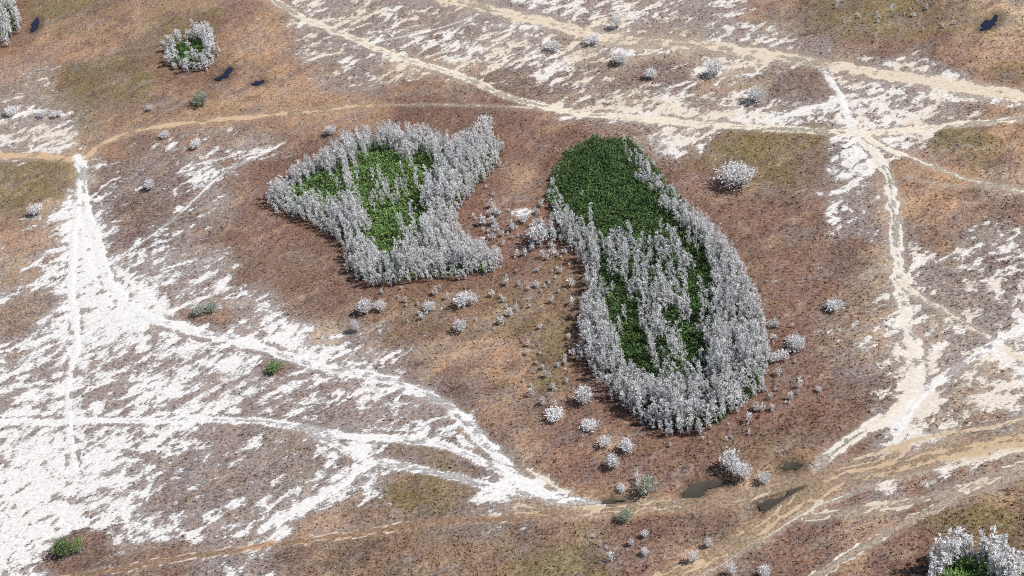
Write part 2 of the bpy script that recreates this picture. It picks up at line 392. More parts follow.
        sand[i] = sand[i] + (np.maximum(1.12, sand[i]) - sand[i]) * prof
        sc[i] = sc[i] + (T['col'] - sc[i]) * np.clip(body * 1.1 * T['s'], 0, 1)[..., None]
        veg[i] = veg[i] + (T['col'] * .66 - veg[i]) * (body * .85 * T['s'])[..., None]
        tm[i] = np.maximum(tm[i], smooth(hw * 1.9 + .8, hw * 1.25 + .3, d[i]))
    dust = np.clip(D, 0, 1) * (1 - pool) * smooth(0, .12, D)
    return veg, np.clip(sand, -1, 2), sc, tm, pool, dust

# ---------------------------------------------------------------- ground material
def ground_material():
    m, n, b = new_mat('sandy heath'); L = n.links.new
    geo = N(n, 'ShaderNodeNewGeometry')
    mp = N(n, 'ShaderNodeMapping'); mp.inputs['Rotation'].default_value[2] = math.radians(-21); mp.inputs['Scale'].default_value = (1, 2.0, 1)
    L(geo.outputs['Position'], mp.inputs['Vector'])
    def noise(scale, detail, rough, vec=geo.outputs['Position']):
        t = N(n, 'ShaderNodeTexNoise'); t.inputs['Scale'].default_value = scale
        t.inputs['Detail'].default_value = detail; t.inputs['Roughness'].default_value = rough
        L(vec, t.inputs['Vector']); return t.outputs['Fac']
    def attr(nm): return N(n, 'ShaderNodeAttribute', attribute_name=nm)
    n1 = noise(1.5, 6, .78, mp.outputs[0])
    s = math_node(n, 'ADD', attr('sand').outputs['Fac'], math_node(n, 'MULTIPLY', math_node(n, 'SUBTRACT', n1, .5), 3.0))
    mr = N(n, 'ShaderNodeMapRange', interpolation_type='SMOOTHSTEP'); L(s, mr.inputs[0])
    mr.inputs[1].default_value = .30; mr.inputs[2].default_value = .78
    # plants: clumpy fine grain
    n2 = noise(1.7, 6, .8); n3 = noise(5.5, 3, .7)
    v = math_node(n, 'ADD', math_node(n, 'MULTIPLY', n2, 4.2), math_node(n, 'MULTIPLY', n3, 1.6))
    v = math_node(n, 'SUBTRACT', v, 1.92)
    v = math_node(n, 'MAXIMUM', v, .3)
    vg = N(n, 'ShaderNodeVectorMath', operation='SCALE'); L(attr('veg').outputs['Color'], vg.inputs[0]); L(v, vg.inputs['Scale'])
    # bleached straw and bare crumbs of pale soil between the plants
    n4 = noise(1.25, 6, .82, mp.outputs[0])
    du = attr('dust').outputs['Fac']
    n4 = math_node(n, 'ADD', n4, math_node(n, 'MULTIPLY', du, .11))
    mr2 = N(n, 'ShaderNodeMapRange', interpolation_type='SMOOTHSTEP'); L(n4, mr2.inputs[0]); mr2.inputs[1].default_value = .51; mr2.inputs[2].default_value = .64; mr2.inputs[4].default_value = .62
    st = N(n, 'ShaderNodeMix', data_type='RGBA'); L(math_node(n, 'MULTIPLY', mr2.outputs[0], math_node(n, 'ADD', .75, math_node(n, 'MULTIPLY', du, .6)), True), st.inputs[0]); L(vg.outputs[0], st.inputs[6])
    st.inputs[7].default_value = (*alb(212, 197, 186), 1)
    sv = math_node(n, 'ADD', math_node(n, 'MULTIPLY', noise(1.3, 6, .8), 1.2), .42)
    sg = N(n, 'ShaderNodeVectorMath', operation='SCALE'); L(attr('sandcol').outputs['Color'], sg.inputs[0]); L(sv, sg.inputs['Scale'])
    mx = N(n, 'ShaderNodeMix', data_type='RGBA'); L(mr.outputs[0], mx.inputs[0]); L(st.outputs[2], mx.inputs[6]); L(sg.outputs[0], mx.inputs[7])
    L(mx.outputs[2], b.inputs['Base Color']); b.inputs['Roughness'].default_value = .95
    b.inputs['Specular IOR Level'].default_value = .1
    bp = N(n, 'ShaderNodeBump'); bp.inputs['Distance'].default_value = .22
    hgt = math_node(n, 'MULTIPLY', math_node(n, 'ADD', n2, math_node(n, 'MULTIPLY', n3, .5)), math_node(n, 'SUBTRACT', 1.15, mr.outputs[0]))
    L(hgt, bp.inputs['Height']); bp.inputs['Strength'].default_value = .8
    L(bp.outputs[0], b.inputs['Normal'])
    return m
M_GROUND = ground_material()

# ---------------------------------------------------------------- ground sheet
cor = px2w(np.array([-60, 1084, -60, 1084.]), np.array([-40, -40, 616, 616.]))
xa, xb = cor[:, 0].min(), cor[:, 0].max(); ya, yb = cor[:, 1].min(), cor[:, 1].max()
def axis(a, b, s0, s1, far):
    inner = [a]; 
    while inner[-1] < b:
        t = (inner[-1] - a) / (b - a); inner.append(inner[-1] + s0 + (s1 - s0) * t)
    lo = []; hi = []; s = s0; p = a
    while p > -far: s *= 1.5; p -= s; lo.append(p)
    s = s1; p = inner[-1]
    while p < far: s *= 1.5; p += s; hi.append(p)
    return np.array(lo[::-1] + inner + hi)
gx = axis(xa, xb, .48, .48, 6000); gy = axis(ya, yb, .42, .85, 6000)
XX, YY = np.meshgrid(gx, gy); X = XX.ravel(); Y = YY.ravel()
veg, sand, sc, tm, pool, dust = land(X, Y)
# plants stand a little proud of the bare sand; trails and pools are worn smooth and lower
tus = (fbm(X / 1.5, Y / 1.5, 2, 51) - .4) * .42 * smooth(.8, .2, sand) * (1 - tm) * (1 - pool)
Z = groundz(X, Y) + tus - .06 * tm - .25 * pool
nx, ny = len(gx), len(gy)
I = np.arange(nx * ny).reshape(ny, nx)
FC = np.stack([I[:-1, :-1], I[:-1, 1:], I[1:, 1:], I[1:, :-1]], -1).reshape(-1, 4)
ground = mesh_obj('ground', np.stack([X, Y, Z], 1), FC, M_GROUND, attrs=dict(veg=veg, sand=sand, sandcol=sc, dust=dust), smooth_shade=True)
tag(ground, 'patchy flat of white sand and brown and mauve heath', None, None, 'structure')
print('ground', len(FC))

def solidgz(x, y):
    x = np.atleast_1d(np.asarray(x, float)); y = np.atleast_1d(np.asarray(y, float))
    return groundz(x, y)

# ---------------------------------------------------------------- trails (sheets just above the ground)
for k, T in enumerate(TR):
    P = T['P']; t = np.gradient(P, axis=0); t /= np.linalg.norm(t, axis=1)[:, None]; nn = np.stack([-t[:, 1], t[:, 0]], 1)
    hw = T['hw'] * 1.25; m = max(3, int(2 * hw / .42) + 1)
    off = np.linspace(-hw, hw, m)
    G = P[:, None, :] + nn[:, None, :] * off[None, :, None]
    x = G[..., 0].ravel(); y = G[..., 1].ravel()
    v, s, c, tmm, pl, du = land(x, y)
    prof = np.tile(off, len(P))
    z = groundz(x, y) - .06 - .03 + (.045 + .002 * k) * (1 - (abs(prof) / hw) ** 6)
    if T['ruts'] == 2:
        g = max(.75, T['hw'] * .52); z = z - 0.02 * np.exp(-((abs(prof) - g) / .35) ** 2)
    I = np.arange(len(x)).reshape(len(P), m)
    fc = np.stack([I[:-1, :-1], I[1:, :-1], I[1:, 1:], I[:-1, 1:]], -1).reshape(-1, 4)
    o = mesh_obj(T['name'], np.stack([x, y, z], 1), fc, M_GROUND, attrs=dict(veg=v, sand=s, sandcol=c, dust=du), smooth_shade=True)
    tag(o, kind='structure')

# ---------------------------------------------------------------- water, and the thin shadow sheet
mw, n, b = new_mat('still water')
b.inputs['Base Color'].default_value = (.018, .021, .046, 1); b.inputs['Roughness'].default_value = .04; b.inputs['IOR'].default_value = 1.33  # blue of the mirrored sky is put into the base colour
tn = N(n, 'ShaderNodeTexNoise'); tn.inputs['Scale'].default_value = 1.5
bp = N(n, 'ShaderNodeBump'); bp.inputs['Strength'].default_value = .05; n.links.new(tn.outputs[0], bp.inputs['Height']); n.links.new(bp.outputs[0], b.inputs['Normal'])
mp_, n, b = new_mat('shallow peat water')
tn = N(n, 'ShaderNodeTexNoise'); tn.inputs['Scale'].default_value = .6; tn.inputs['Detail'].default_value = 5
rp = N(n, 'ShaderNodeValToRGB'); rp.color_ramp.elements[0].position = .35; rp.color_ramp.elements[0].color = (.045, .041, .034, 1)
rp.color_ramp.elements[1].position = .7; rp.color_ramp.elements[1].color = (.11, .092, .068, 1)
n.links.new(tn.outputs[0], rp.inputs[0]); n.links.new(rp.outputs[0], b.inputs['Base Color']); b.inputs['Roughness'].default_value = .06; b.inputs['IOR'].default_value = 1.33
for n_, Q, lb in POOLS:
    c = Q.mean(0); zz = float(solidgz(*c)[0]) - .1
    rings = [1.0, .66, .33]; V = []; Fc = []
    for r_ in rings: V += [(c[0] + (q[0] - c[0]) * r_, c[1] + (q[1] - c[1]) * r_, 0) for q in Q]
    k = len(Q); V.append((c[0], c[1], 0)); V = np.array(V); V[:, 2] = solidgz(V[:, 0], V[:, 1]) - .07
    V[:, 2] = V[:, 2].mean()
    for j in range(2):
        for i in range(k):
            a0, a1 = j * k + i, j * k + (i + 1) % k; b0, b1 = a0 + k, a1 + k
            Fc += [(a0, a1, b1), (a0, b1, b0)]
    for i in range(k): Fc.append((2 * k + i, 2 * k + (i + 1) % k, 3 * k))
    o = mesh_obj(n_, V, np.array(Fc), mw if n_ == 'pond' else mp_, smooth_shade=True)
    tag(o, lb, None, None, 'structure')

# ---------------------------------------------------------------- plant materials
def leaf_material(name, c0, c1, rough=.8, transl=.0, tint=None):
    m, n, b = new_mat(name); L = n.links.new
    a = N(n, 'ShaderNodeAttribute', attribute_name='tone')
    oi = N(n, 'ShaderNodeObjectInfo')
    f = math_node(n, 'ADD', a.outputs['Fac'], math_node(n, 'MULTIPLY', math_node(n, 'SUBTRACT', oi.outputs['Random'], .5), .5), True)
    mx = N(n, 'ShaderNodeMix', data_type='RGBA'); L(f, mx.inputs[0])
    mx.inputs[6].default_value = (*c0, 1); mx.inputs[7].default_value = (*c1, 1)
    out = mx.outputs[2]
    if tint:
        tx = N(n, 'ShaderNodeTexNoise'); tx.inputs['Scale'].default_value = .22; tx.inputs['Detail'].default_value = 3
        L(N(n, 'ShaderNodeNewGeometry').outputs['Position'], tx.inputs['Vector'])
        rg = N(n, 'ShaderNodeMapRange'); L(tx.outputs['Fac'], rg.inputs[0]); rg.inputs[1].default_value = .5; rg.inputs[2].default_value = .75; rg.inputs[4].default_value = .4
        m2 = N(n, 'ShaderNodeMix', data_type='RGBA'); L(rg.outputs[0], m2.inputs[0]); L(out, m2.inputs[6]); m2.inputs[7].default_value = (*tint, 1); out = m2.outputs[2]
    L(out, b.inputs['Base Color']); b.inputs['Roughness'].default_value = rough; b.inputs['Specular IOR Level'].default_value = .2
    if transl:
        tr = N(n, 'ShaderNodeBsdfTranslucent'); L(out, tr.inputs['Color'])
        ms = N(n, 'ShaderNodeMixShader'); ms.inputs[0].default_value = transl
        L(b.outputs[0], ms.inputs[1]); L(tr.outputs[0], ms.inputs[2]); L(ms.outputs[0], n.nodes['Material Output'].inputs[0])
    return m
M_WHITE = leaf_material('bleached twigs', (.58, .575, .595), (.97, .97, .98), .8, .25, (.50, .55, .47))
M_BARK = leaf_material('pale bark', (.30, .28, .27), (.55, .53, .52))
M_GREEN = leaf_material('green fronds', (.05, .105, .035), (.30, .46, .15), .6, .25)
M_MIXED = leaf_material('grey green leaves', (.16, .21, .13), (.50, .54, .46), .8, .3)
mt, n, b = new_mat('dry tufts'); a = N(n, 'ShaderNodeAttribute', attribute_name='veg'); n.links.new(a.outputs['Color'], b.inputs['Base Color']); b.inputs['Roughness'].default_value = .95; b.inputs['Specular IOR Level'].default_value = .1
M_TUFT = mt

def spikes(R, base, direc, length, width):
    """thin leaf-shaped triangles: base points, directions"""
    k = len(base)
    direc = direc / np.linalg.norm(direc, axis=1)[:, None]
    q = np.array([0, 0, 1.0]) + R.normal(size=(k, 3)) * .6; side = np.cross(direc, q); side /= np.linalg.norm(side, axis=1)[:, None]
    w = np.asarray(width)[:, None] * .5; l = np.asarray(length)[:, None]
    mid = base + direc * l * .45
    V = np.stack([base, mid + side * w, base + direc * l, mid - side * w], 1).reshape(-1, 3)
    Fc = np.arange(4 * k).reshape(k, 4)
    return V, Fc
def tube(P, r, sides=5):
    P = np.asarray(P, float); V = []; Fc = []
    for i, (p, rr) in enumerate(zip(P, r)):
        for j in range(sides):
            a = 2 * math.pi * j / sides; V.append((p[0] + rr * math.cos(a), p[1] + rr * math.sin(a), p[2]))
    for i in range(len(P) - 1):
        for j in range(sides):
            Fc.append((i * sides + j, i * sides + (j + 1) % sides, (i + 1) * sides + (j + 1) % sides, (i + 1) * sides + j))
    return np.array(V), np.array(Fc)
def join(parts):
    Vs = []; Fs = []; o = 0
    for V, Fc in parts: Vs.append(V); Fs.append(Fc + o); o += len(V)
    return np.vstack(Vs), np.vstack(Fs)
def tree_variant(seed, h=6.0, R0=.8, nb=12, per=15, low=.25):
    """slender upright tree: leaning trunk with side limbs, and a crown of upswept pale twigs"""
    R = np.random.default_rng(seed)
    bend = R.normal(size=2) * .12
    def axis_pt(f): return np.array([bend[0] * f * f * h * .35, bend[1] * f * f * h * .35, f * h])
    fs = np.linspace(0, .96, 6)
    parts = [tube([axis_pt(f) - (np.array([0, 0, .25]) if f == 0 else 0) for f in fs], .11 * (1 - fs) ** .8 + .018)]
    base = []; direc = []; ln = []; wd = []; tone = []
    for i in range(nb):
        f = low + (1 - low) * (i + R.random()) / nb
        prof = (min(1, (f - low + .12) / .28)) * (1 - max(0, f - .55) / .5) ** .75
        r = R0 * prof * (.55 + .6 * R.random()); a = R.random() * 6.283
        st = axis_pt(max(.1, f - .16)); en = axis_pt(min(f, .98)) + np.array([r * math.cos(a), r * math.sin(a), 0])
        d = en - st; s_ = np.cross(d, [0, 0, 1.0]); s_ /= np.linalg.norm(s_) + 1e-6
        parts.append((np.array([st + s_ * .025, st - s_ * .025, en - s_ * .01, en + s_ * .01]), np.array([[0, 1, 2, 3]])))
        bt = R.random()
        for j in range(per):
            t = .45 + .55 * R.random()
            base.append(st + d * t + R.normal(size=3) * np.array([.10, .10, .12]))
            direc.append(np.array([math.cos(a) * .6, math.sin(a) * .6, .65]) + R.normal(size=3) * .55)
            ln.append(.22 + .28 * R.random()); wd.append(.065 + .065 * R.random()); tone.append(.35 * bt + .65 * R.random())
    V, Fc = spikes(R, np.array(base), np.array(direc), np.array(ln), np.array(wd))
    tv, tf = join(parts)
    return (tv, tf, R.random(len(tv))), (V, Fc, np.repeat(np.array(tone), 4))
VARIANTS = [tree_variant(100 + i, R0=.46 + .06 * (i % 5)) for i in range(10)]
TREE_ME = [(mesh_data('trunk', t[0], t[1], M_BARK, dict(tone=t[2])), mesh_data('crown', c[0], c[1], M_WHITE, dict(tone=c[2]))) for t, c in VARIANTS]
def add_tree(x, y, s, sx, rz, var, name, label, cat, group):
    e = bpy.data.objects.new(name, None); COL.objects.link(e); e.empty_display_size = .5
    e.location = (x, y, float(solidgz(x, y)[0])); e.rotation_euler = (0, 0, rz); e.scale = (sx, sx, s)
    for nm, me in zip(('trunk', 'crown'), TREE_ME[var]):
        o = bpy.data.objects.new(nm, me); COL.objects.link(o); o.parent = e
    return tag(e, label, cat, group)
def batch(pts, which):
    """many trees as one mesh: pts rows x, y, s, sx, rz, var"""
    Vs = []; Fs = []; Ts = []; o = 0
    for x, y, s, sx, rz, var in pts:
        V, Fc, t = VARIANTS[int(var)][which]; ca, sa = math.cos(rz), math.sin(rz)
        Q = np.empty_like(V); Q[:, 0] = (ca * V[:, 0] - sa * V[:, 1]) * sx + x; Q[:, 1] = (sa * V[:, 0] + ca * V[:, 1]) * sx + y
        Q[:, 2] = V[:, 2] * s + float(solidgz(x, y)[0])
        Vs.append(Q); Fs.append(Fc + o); Ts.append(np.clip(t + (rng.random() - .5) * .5, 0, 1)); o += len(V)
    return np.vstack(Vs), np.vstack(Fs), np.concatenate(Ts)
def sample(poly, spacing):
    P = px2w(np.array([p[0] for p in poly], float), np.array([p[1] for p in poly], float))
    a = P.min(0) - 1; c = P.max(0) + 1
    g = np.mgrid[a[0]:c[0]:spacing, a[1]:c[1]:spacing].reshape(2, -1).T
    g = g + (rng.random(g.shape) - .5) * spacing * .95
    x, y = w2px(g[:, 0], g[:, 1]); k = inpoly(x, y, poly)
    return g[k], x[k], y[k]
def grove(outer, gaps, spacing, hscale, ragged=5, thin=None, leaks=(0, 0), wide=1.0):
    g, x, y = sample(outer, spacing)
    j = (vnoise(g[:, 0] / 2.5, g[:, 1] / 2.5, 61) - .5) * ragged
    keep = np.ones(len(g), bool)
    for gp, leak in zip(gaps, leaks):
        d = polydist(x, y, gp); ins = inpoly(x, y, gp); keep &= ~((np.where(ins, d, -d) > j) & (rng.random(len(g)) > leak))
    keep &= (polydist(x, y, outer) > 4 * vnoise(g[:, 0] / 1.8, g[:, 1] / 1.8, 63) * min(1, ragged / 5))
    if thin is not None: keep &= rng.random(len(g)) < thin(x, y)
    g, x, y = g[keep], x[keep], y[keep]
    d = polydist(x, y, outer)
    s = hscale(x, y) * (.55 + .45 * smooth(0, 16, d)) * (.52 + .74 * rng.random(len(g))) * (.72 + .56 * fbm(g[:, 0] / 4, g[:, 1] / 4, 2, 62))
    out = np.stack([g[:, 0], g[:, 1], s, wide * s ** .5 * (.9 + .35 * rng.random(len(g))), rng.random(len(g)) * 6.283, rng.integers(0, 10, len(g))], 1)
    return out, x, y

def undergrowth(poly, per_m2, hfun, name, label, seed, skip=None, inset=9):
    R = np.random.default_rng(seed)
    g, x, y = sample(poly, 1 / math.sqrt(per_m2))
    k = polydist(x, y, poly) > (inset(x, y) if callable(inset) else inset) * (.6 + .8 * vnoise(g[:, 0] / 3, g[:, 1] / 3, 64)); g, x, y = g[k], x[k], y[k]
    if skip is not None:
        k = skip(x, y); g, x, y = g[k], x[k], y[k]
    h = hfun(x, y) * (.15 + 2.2 * fbm(g[:, 0] / 2.1, g[:, 1] / 2.1, 3, 71, .7) ** 1.4)
    kk = 7
    base = np.repeat(np.stack([g[:, 0], g[:, 1], solidgz(g[:, 0], g[:, 1]) + h * .55], 1), kk, 0) + R.normal(size=(len(g) * kk, 3)) * np.array([.16, .16, .1])
    hh = np.repeat(h, kk)
    base[:, 2] -= R.random(len(base)) * hh * .45
    d = R.normal(size=(len(base), 3)) * np.array([1, 1, .55]) + np.array([0, 0, .55])
    V, Fc = spikes(R, base, d, .35 + .4 * R.random(len(base)), .16 + .16 * R.random(len(base)))
    tone = np.clip(.45 * fbm(g[:, 0] / 3, g[:, 1] / 3, 3, 72) + .25 * R.random(len(g)), 0, 1)
    tone = np.repeat(tone, kk) * .8 + .4 * R.random(len(base)) ** 2
    o = mesh_obj(name, V, Fc, M_GREEN, attrs=dict(tone=np.repeat(tone, 4)))
    return tag(o, label, None, None, 'stuff')

# ---------------------------------------------------------------- groves
def zones(x, y, choices):
    return choices
# right grove: rim and inner stand of tall trees; low fringe round the green meadow at its far end
def hr(x, y):
    far = smooth(232, 205, y); return .9 - .45 * far
def thr(x, y):
    stand = inpoly(x, y, [(600,238),(696,232),(696,300),(688,360),(650,356),(640,300)])
    return np.where(stand, .36, np.where((y < 175) & (x < 640), .35, .88))
right, rx_, ry_ = grove(RIGHT_OUT, [RIGHT_MEADOW, RIGHT_GAP], 1.0, hr, 12, thr, (.006, .13))
left, lx_, ly_ = grove(LEFT_OUT, [LEFT_GAP_A, LEFT_GAP_B], 1.0, lambda x, y: .88 + 0 * x, 12, lambda x, y: np.where((y < 150) & (x > 340) & (x < 450), .5, .9), (.05, .04))
# a few thin trees inside the left clearing
extra, ex_, ey_ = sample([(372,190),(405,182),(412,205),(380,212)], 1.7)
extra = np.stack([extra[:, 0], extra[:, 1], np.full(len(ex_), .7), np.full(len(ex_), .7), rng.random(len(ex_)) * 6, rng.integers(0, 10, len(ex_))], 1)
left = np.vstack([left, extra]); lx_ = np.concatenate([lx_, ex_]); ly_ = np.concatenate([ly_, ey_])
ring, ix_, iy_ = grove(RING_OUT, [RING_GAP], 1.5, lambda x, y: .95 + 0 * x, 2, wide=1.45)
corner, cx_, cy_ = grove(CORNER_OUT, [], 2.2, lambda x, y: 1.35 + 0 * x, 2, wide=1.5)
se, sx_, sy_ = grove(SE_OUT, [SE_GAP], 1.3, lambda x, y: 1.25 + 0 * x, 3, wide=1.4)
print('trees', len(right), len(left), len(ring), len(corner), len(se))
def nearest(x, y, outer, lim, n_):
    """trees in front: nearest the camera and at the grove's open front edge"""
    d = polydist(x, y, outer)
    order = np.argsort(-(y - .9 * d)); return order[:n_]
def emit(arr, x, y, sel, label, group, name='bleached_tree'):
    for i in sel:
        a = arr[i]; add_tree(a[0], a[1], a[2], a[3], a[4], int(a[5]), name, label(x[i], y[i]), 'tree', group)
selr = nearest(rx_, ry_, RIGHT_OUT, 0, 95); sell = nearest(lx_, ly_, LEFT_OUT, 0, 60)
emit(right, rx_, ry_, selr, lambda x, y: 'slender whitish tree packed in the near front edge of the long right grove, ' + ('left part' if x < 645 else 'middle part' if x < 705 else 'right part'), 'trees on the front edge of the right grove')
emit(left, lx_, ly_, sell, lambda x, y: 'slender whitish tree packed in the near front edge of the left grove, ' + ('left part' if x < 350 else 'middle part' if x < 430 else 'right part'), 'trees on the front edge of the left grove')
emit(ring, ix_, iy_, range(len(ring)), lambda x, y: 'whitish tree in the small ring shaped grove at upper left', 'trees of the small ring grove')
vis = [i for i in range(len(corner)) if cx_[i] > -12 and cy_[i] > -8]
emit(corner, cx_, cy_, vis, lambda x, y: 'whitish tree in the grove cut off by the upper left corner', 'trees of the upper left corner grove')
vis = [i for i in range(len(se)) if sx_[i] < 1035 and sy_[i] < 600]
emit(se, sx_, sy_, vis, lambda x, y: 'whitish tree in the round grove at the lower right corner', 'trees of the lower right corner grove')
for arr, sel, lb, where in ((right, selr, 'right', 'dense mass of slender whitish trees filling the long right grove'), (left, sell, 'left', 'dense mass of slender whitish trees filling the left grove')):
    m = np.ones(len(arr), bool); m[sel] = False
    tv, tf, tt = batch(arr[m], 0); o = mesh_obj('tree_trunks', tv, tf, M_BARK, attrs=dict(tone=tt))
    cv, cf, ct = batch(arr[m], 1); c = mesh_obj('tree_mass', cv, cf, M_WHITE, attrs=dict(tone=ct))
    tag(c, where, 'trees', None, 'stuff'); o.parent = c; o['kind'] = 'stuff'
meadow_h = lambda x, y: 1.5 + 0 * x
undergrowth(RIGHT_OUT, 4.2, lambda x, y: np.where(inpoly(x, y, RIGHT_MEADOW), 1.9, 1.5), 'green_undergrowth', 'thick green undergrowth carpeting the long right grove', 81, inset=lambda x, y: np.where(y < 215, 2.5, 9))
undergrowth(LEFT_OUT, 3.6, lambda x, y: np.where(inpoly(x, y, LEFT_GAP_B) | inpoly(x, y, LEFT_GAP_A), 1.9, 1.2), 'green_undergrowth', 'thick green undergrowth in the clearings of the left grove', 82)
undergrowth(RING_OUT, 4, lambda x, y: 1.7 + 0 * x, 'green_undergrowth', 'green undergrowth in the heart of the small ring grove', 83, inset=7)
undergrowth(CORNER_OUT, 3, lambda x, y: 1.5 + 0 * x, 'green_undergrowth', 'green undergrowth below the upper left corner grove', 84)
undergrowth(SE_OUT, 5, lambda x, y: np.where(inpoly(x, y, SE_GAP), 3.0, 1.6), 'green_undergrowth', 'lush green undergrowth in the lower right corner grove', 85)

# ---------------------------------------------------------------- shrubs and saplings
def shrub_variant(seed, stems=9, per=26, spread=.5, leaf=1.0):
    """bush of unit width and height: stems fanning out from one root, pale twigs around them"""
    R = np.random.default_rng(seed); parts = []; base = []; direc = []; tone = []
    for i in range(stems):
        a = 6.283 * (i + R.random() * .7) / stems; tilt = .15 + .85 * math.sqrt((i * .618) % 1.0)
        r = spread * .8 * tilt; top = np.array([r * math.cos(a), r * math.sin(a), .92 - .42 * tilt ** 2 + .1 * (R.random() - .5)])
        root = np.array([math.cos(a) * .05, math.sin(a) * .05, -.06])
        s_ = np.cross(top - root, [.3, .1, 1.0]); s_ /= np.linalg.norm(s_)
        q = np.cross(top - root, s_); q /= np.linalg.norm(q)
        parts.append((np.array([root + s_ * .018, root - s_ * .009 + q * .016, root - s_ * .009 - q * .016, top]), np.array([[0, 1, 3], [1, 2, 3], [2, 0, 3]])))
        bt = R.random()
        for j in range(per):
            t = .32 + .68 * R.random() ** .7
            base.append(root + (top - root) * t + R.normal(size=3) * np.array([.075, .075, .06]))
            direc.append(np.array([math.cos(a) * tilt, math.sin(a) * tilt, .8]) + R.normal(size=3) * .6); tone.append(.3 * bt + .7 * R.random())
    k = len(base)
    base = np.array(base); base[:, 2] = np.maximum(base[:, 2], .02)
    V, Fc = spikes(R, base, np.array(direc), leaf * (.07 + .08 * R.random(k)), leaf * (.028 + .03 * R.random(k)))
    tv, tf = join(parts)
    return (tv, tf, R.random(len(tv))), (V, Fc, np.repeat(np.array(tone), 4))
SHV = [shrub_variant(200 + i, 14 + i, 36) for i in range(6)]
SAPV = [shrub_variant(240 + i, 6 + i % 3, 13, .42, 2.4) for i in range(5)]
BIGV = [shrub_variant(270 + i, 34, 34, .5, .62) for i in range(4)]
SHME = {}
for key, mat in (('white', M_WHITE), ('green', M_GREEN), ('mixed', M_MIXED)):
    SHME[key] = [(mesh_data('stems', t[0], t[1], M_BARK, dict(tone=t[2])), mesh_data('foliage', c[0], c[1], mat, dict(tone=c[2]))) for t, c in SHV]
BIGME = [(mesh_data('stems', t[0], t[1], M_BARK, dict(tone=t[2])), mesh_data('foliage', c[0], c[1], M_WHITE, dict(tone=c[2]))) for t, c in BIGV]
SAPME = [(mesh_data('stems', t[0], t[1], M_BARK, dict(tone=t[2])), mesh_data('foliage', c[0], c[1], M_WHITE, dict(tone=c[2]))) for t, c in SAPV]
def add_shrub(px, py, w, h, label, kind='white', name='white_shrub', group=None, var=None, sap=False):
    """px, py: foot in the picture; w, h: picture width and height, turned into metres at that spot"""
    p = px2w(float(px), float(py)); k = ppm(px, py)
    P = np.array([p[0], p[1], -H]); dip = math.asin(H / np.linalg.norm(P))
    wm = w / k; hm = max(.45 * wm, (h / k - .35 * wm * math.sin(dip)) / math.cos(dip))
    e = bpy.data.objects.new(name, None); COL.objects.link(e); e.empty_display_size = .5
    e.location = (p[0], p[1], float(solidgz(p[0], p[1])[0])); e.rotation_euler = (0, 0, rng.random() * 6.28)
    e.scale = (wm * (.82 + .36 * rng.random()), wm * (.82 + .36 * rng.random()), hm)
    L_ = SAPME if sap else BIGME if (kind == 'white' and w >= 30) else SHME[kind]
    if var is not None: var = var % len(L_)
    for nm, me in zip(('stems', 'foliage'), L_[int(rng.integers(0, len(L_))) if var is None else var]):
        o = bpy.data.objects.new(nm, me); COL.objects.link(o); o.parent = e
    return tag(e, label, 'sapling' if sap else 'shrub', group)
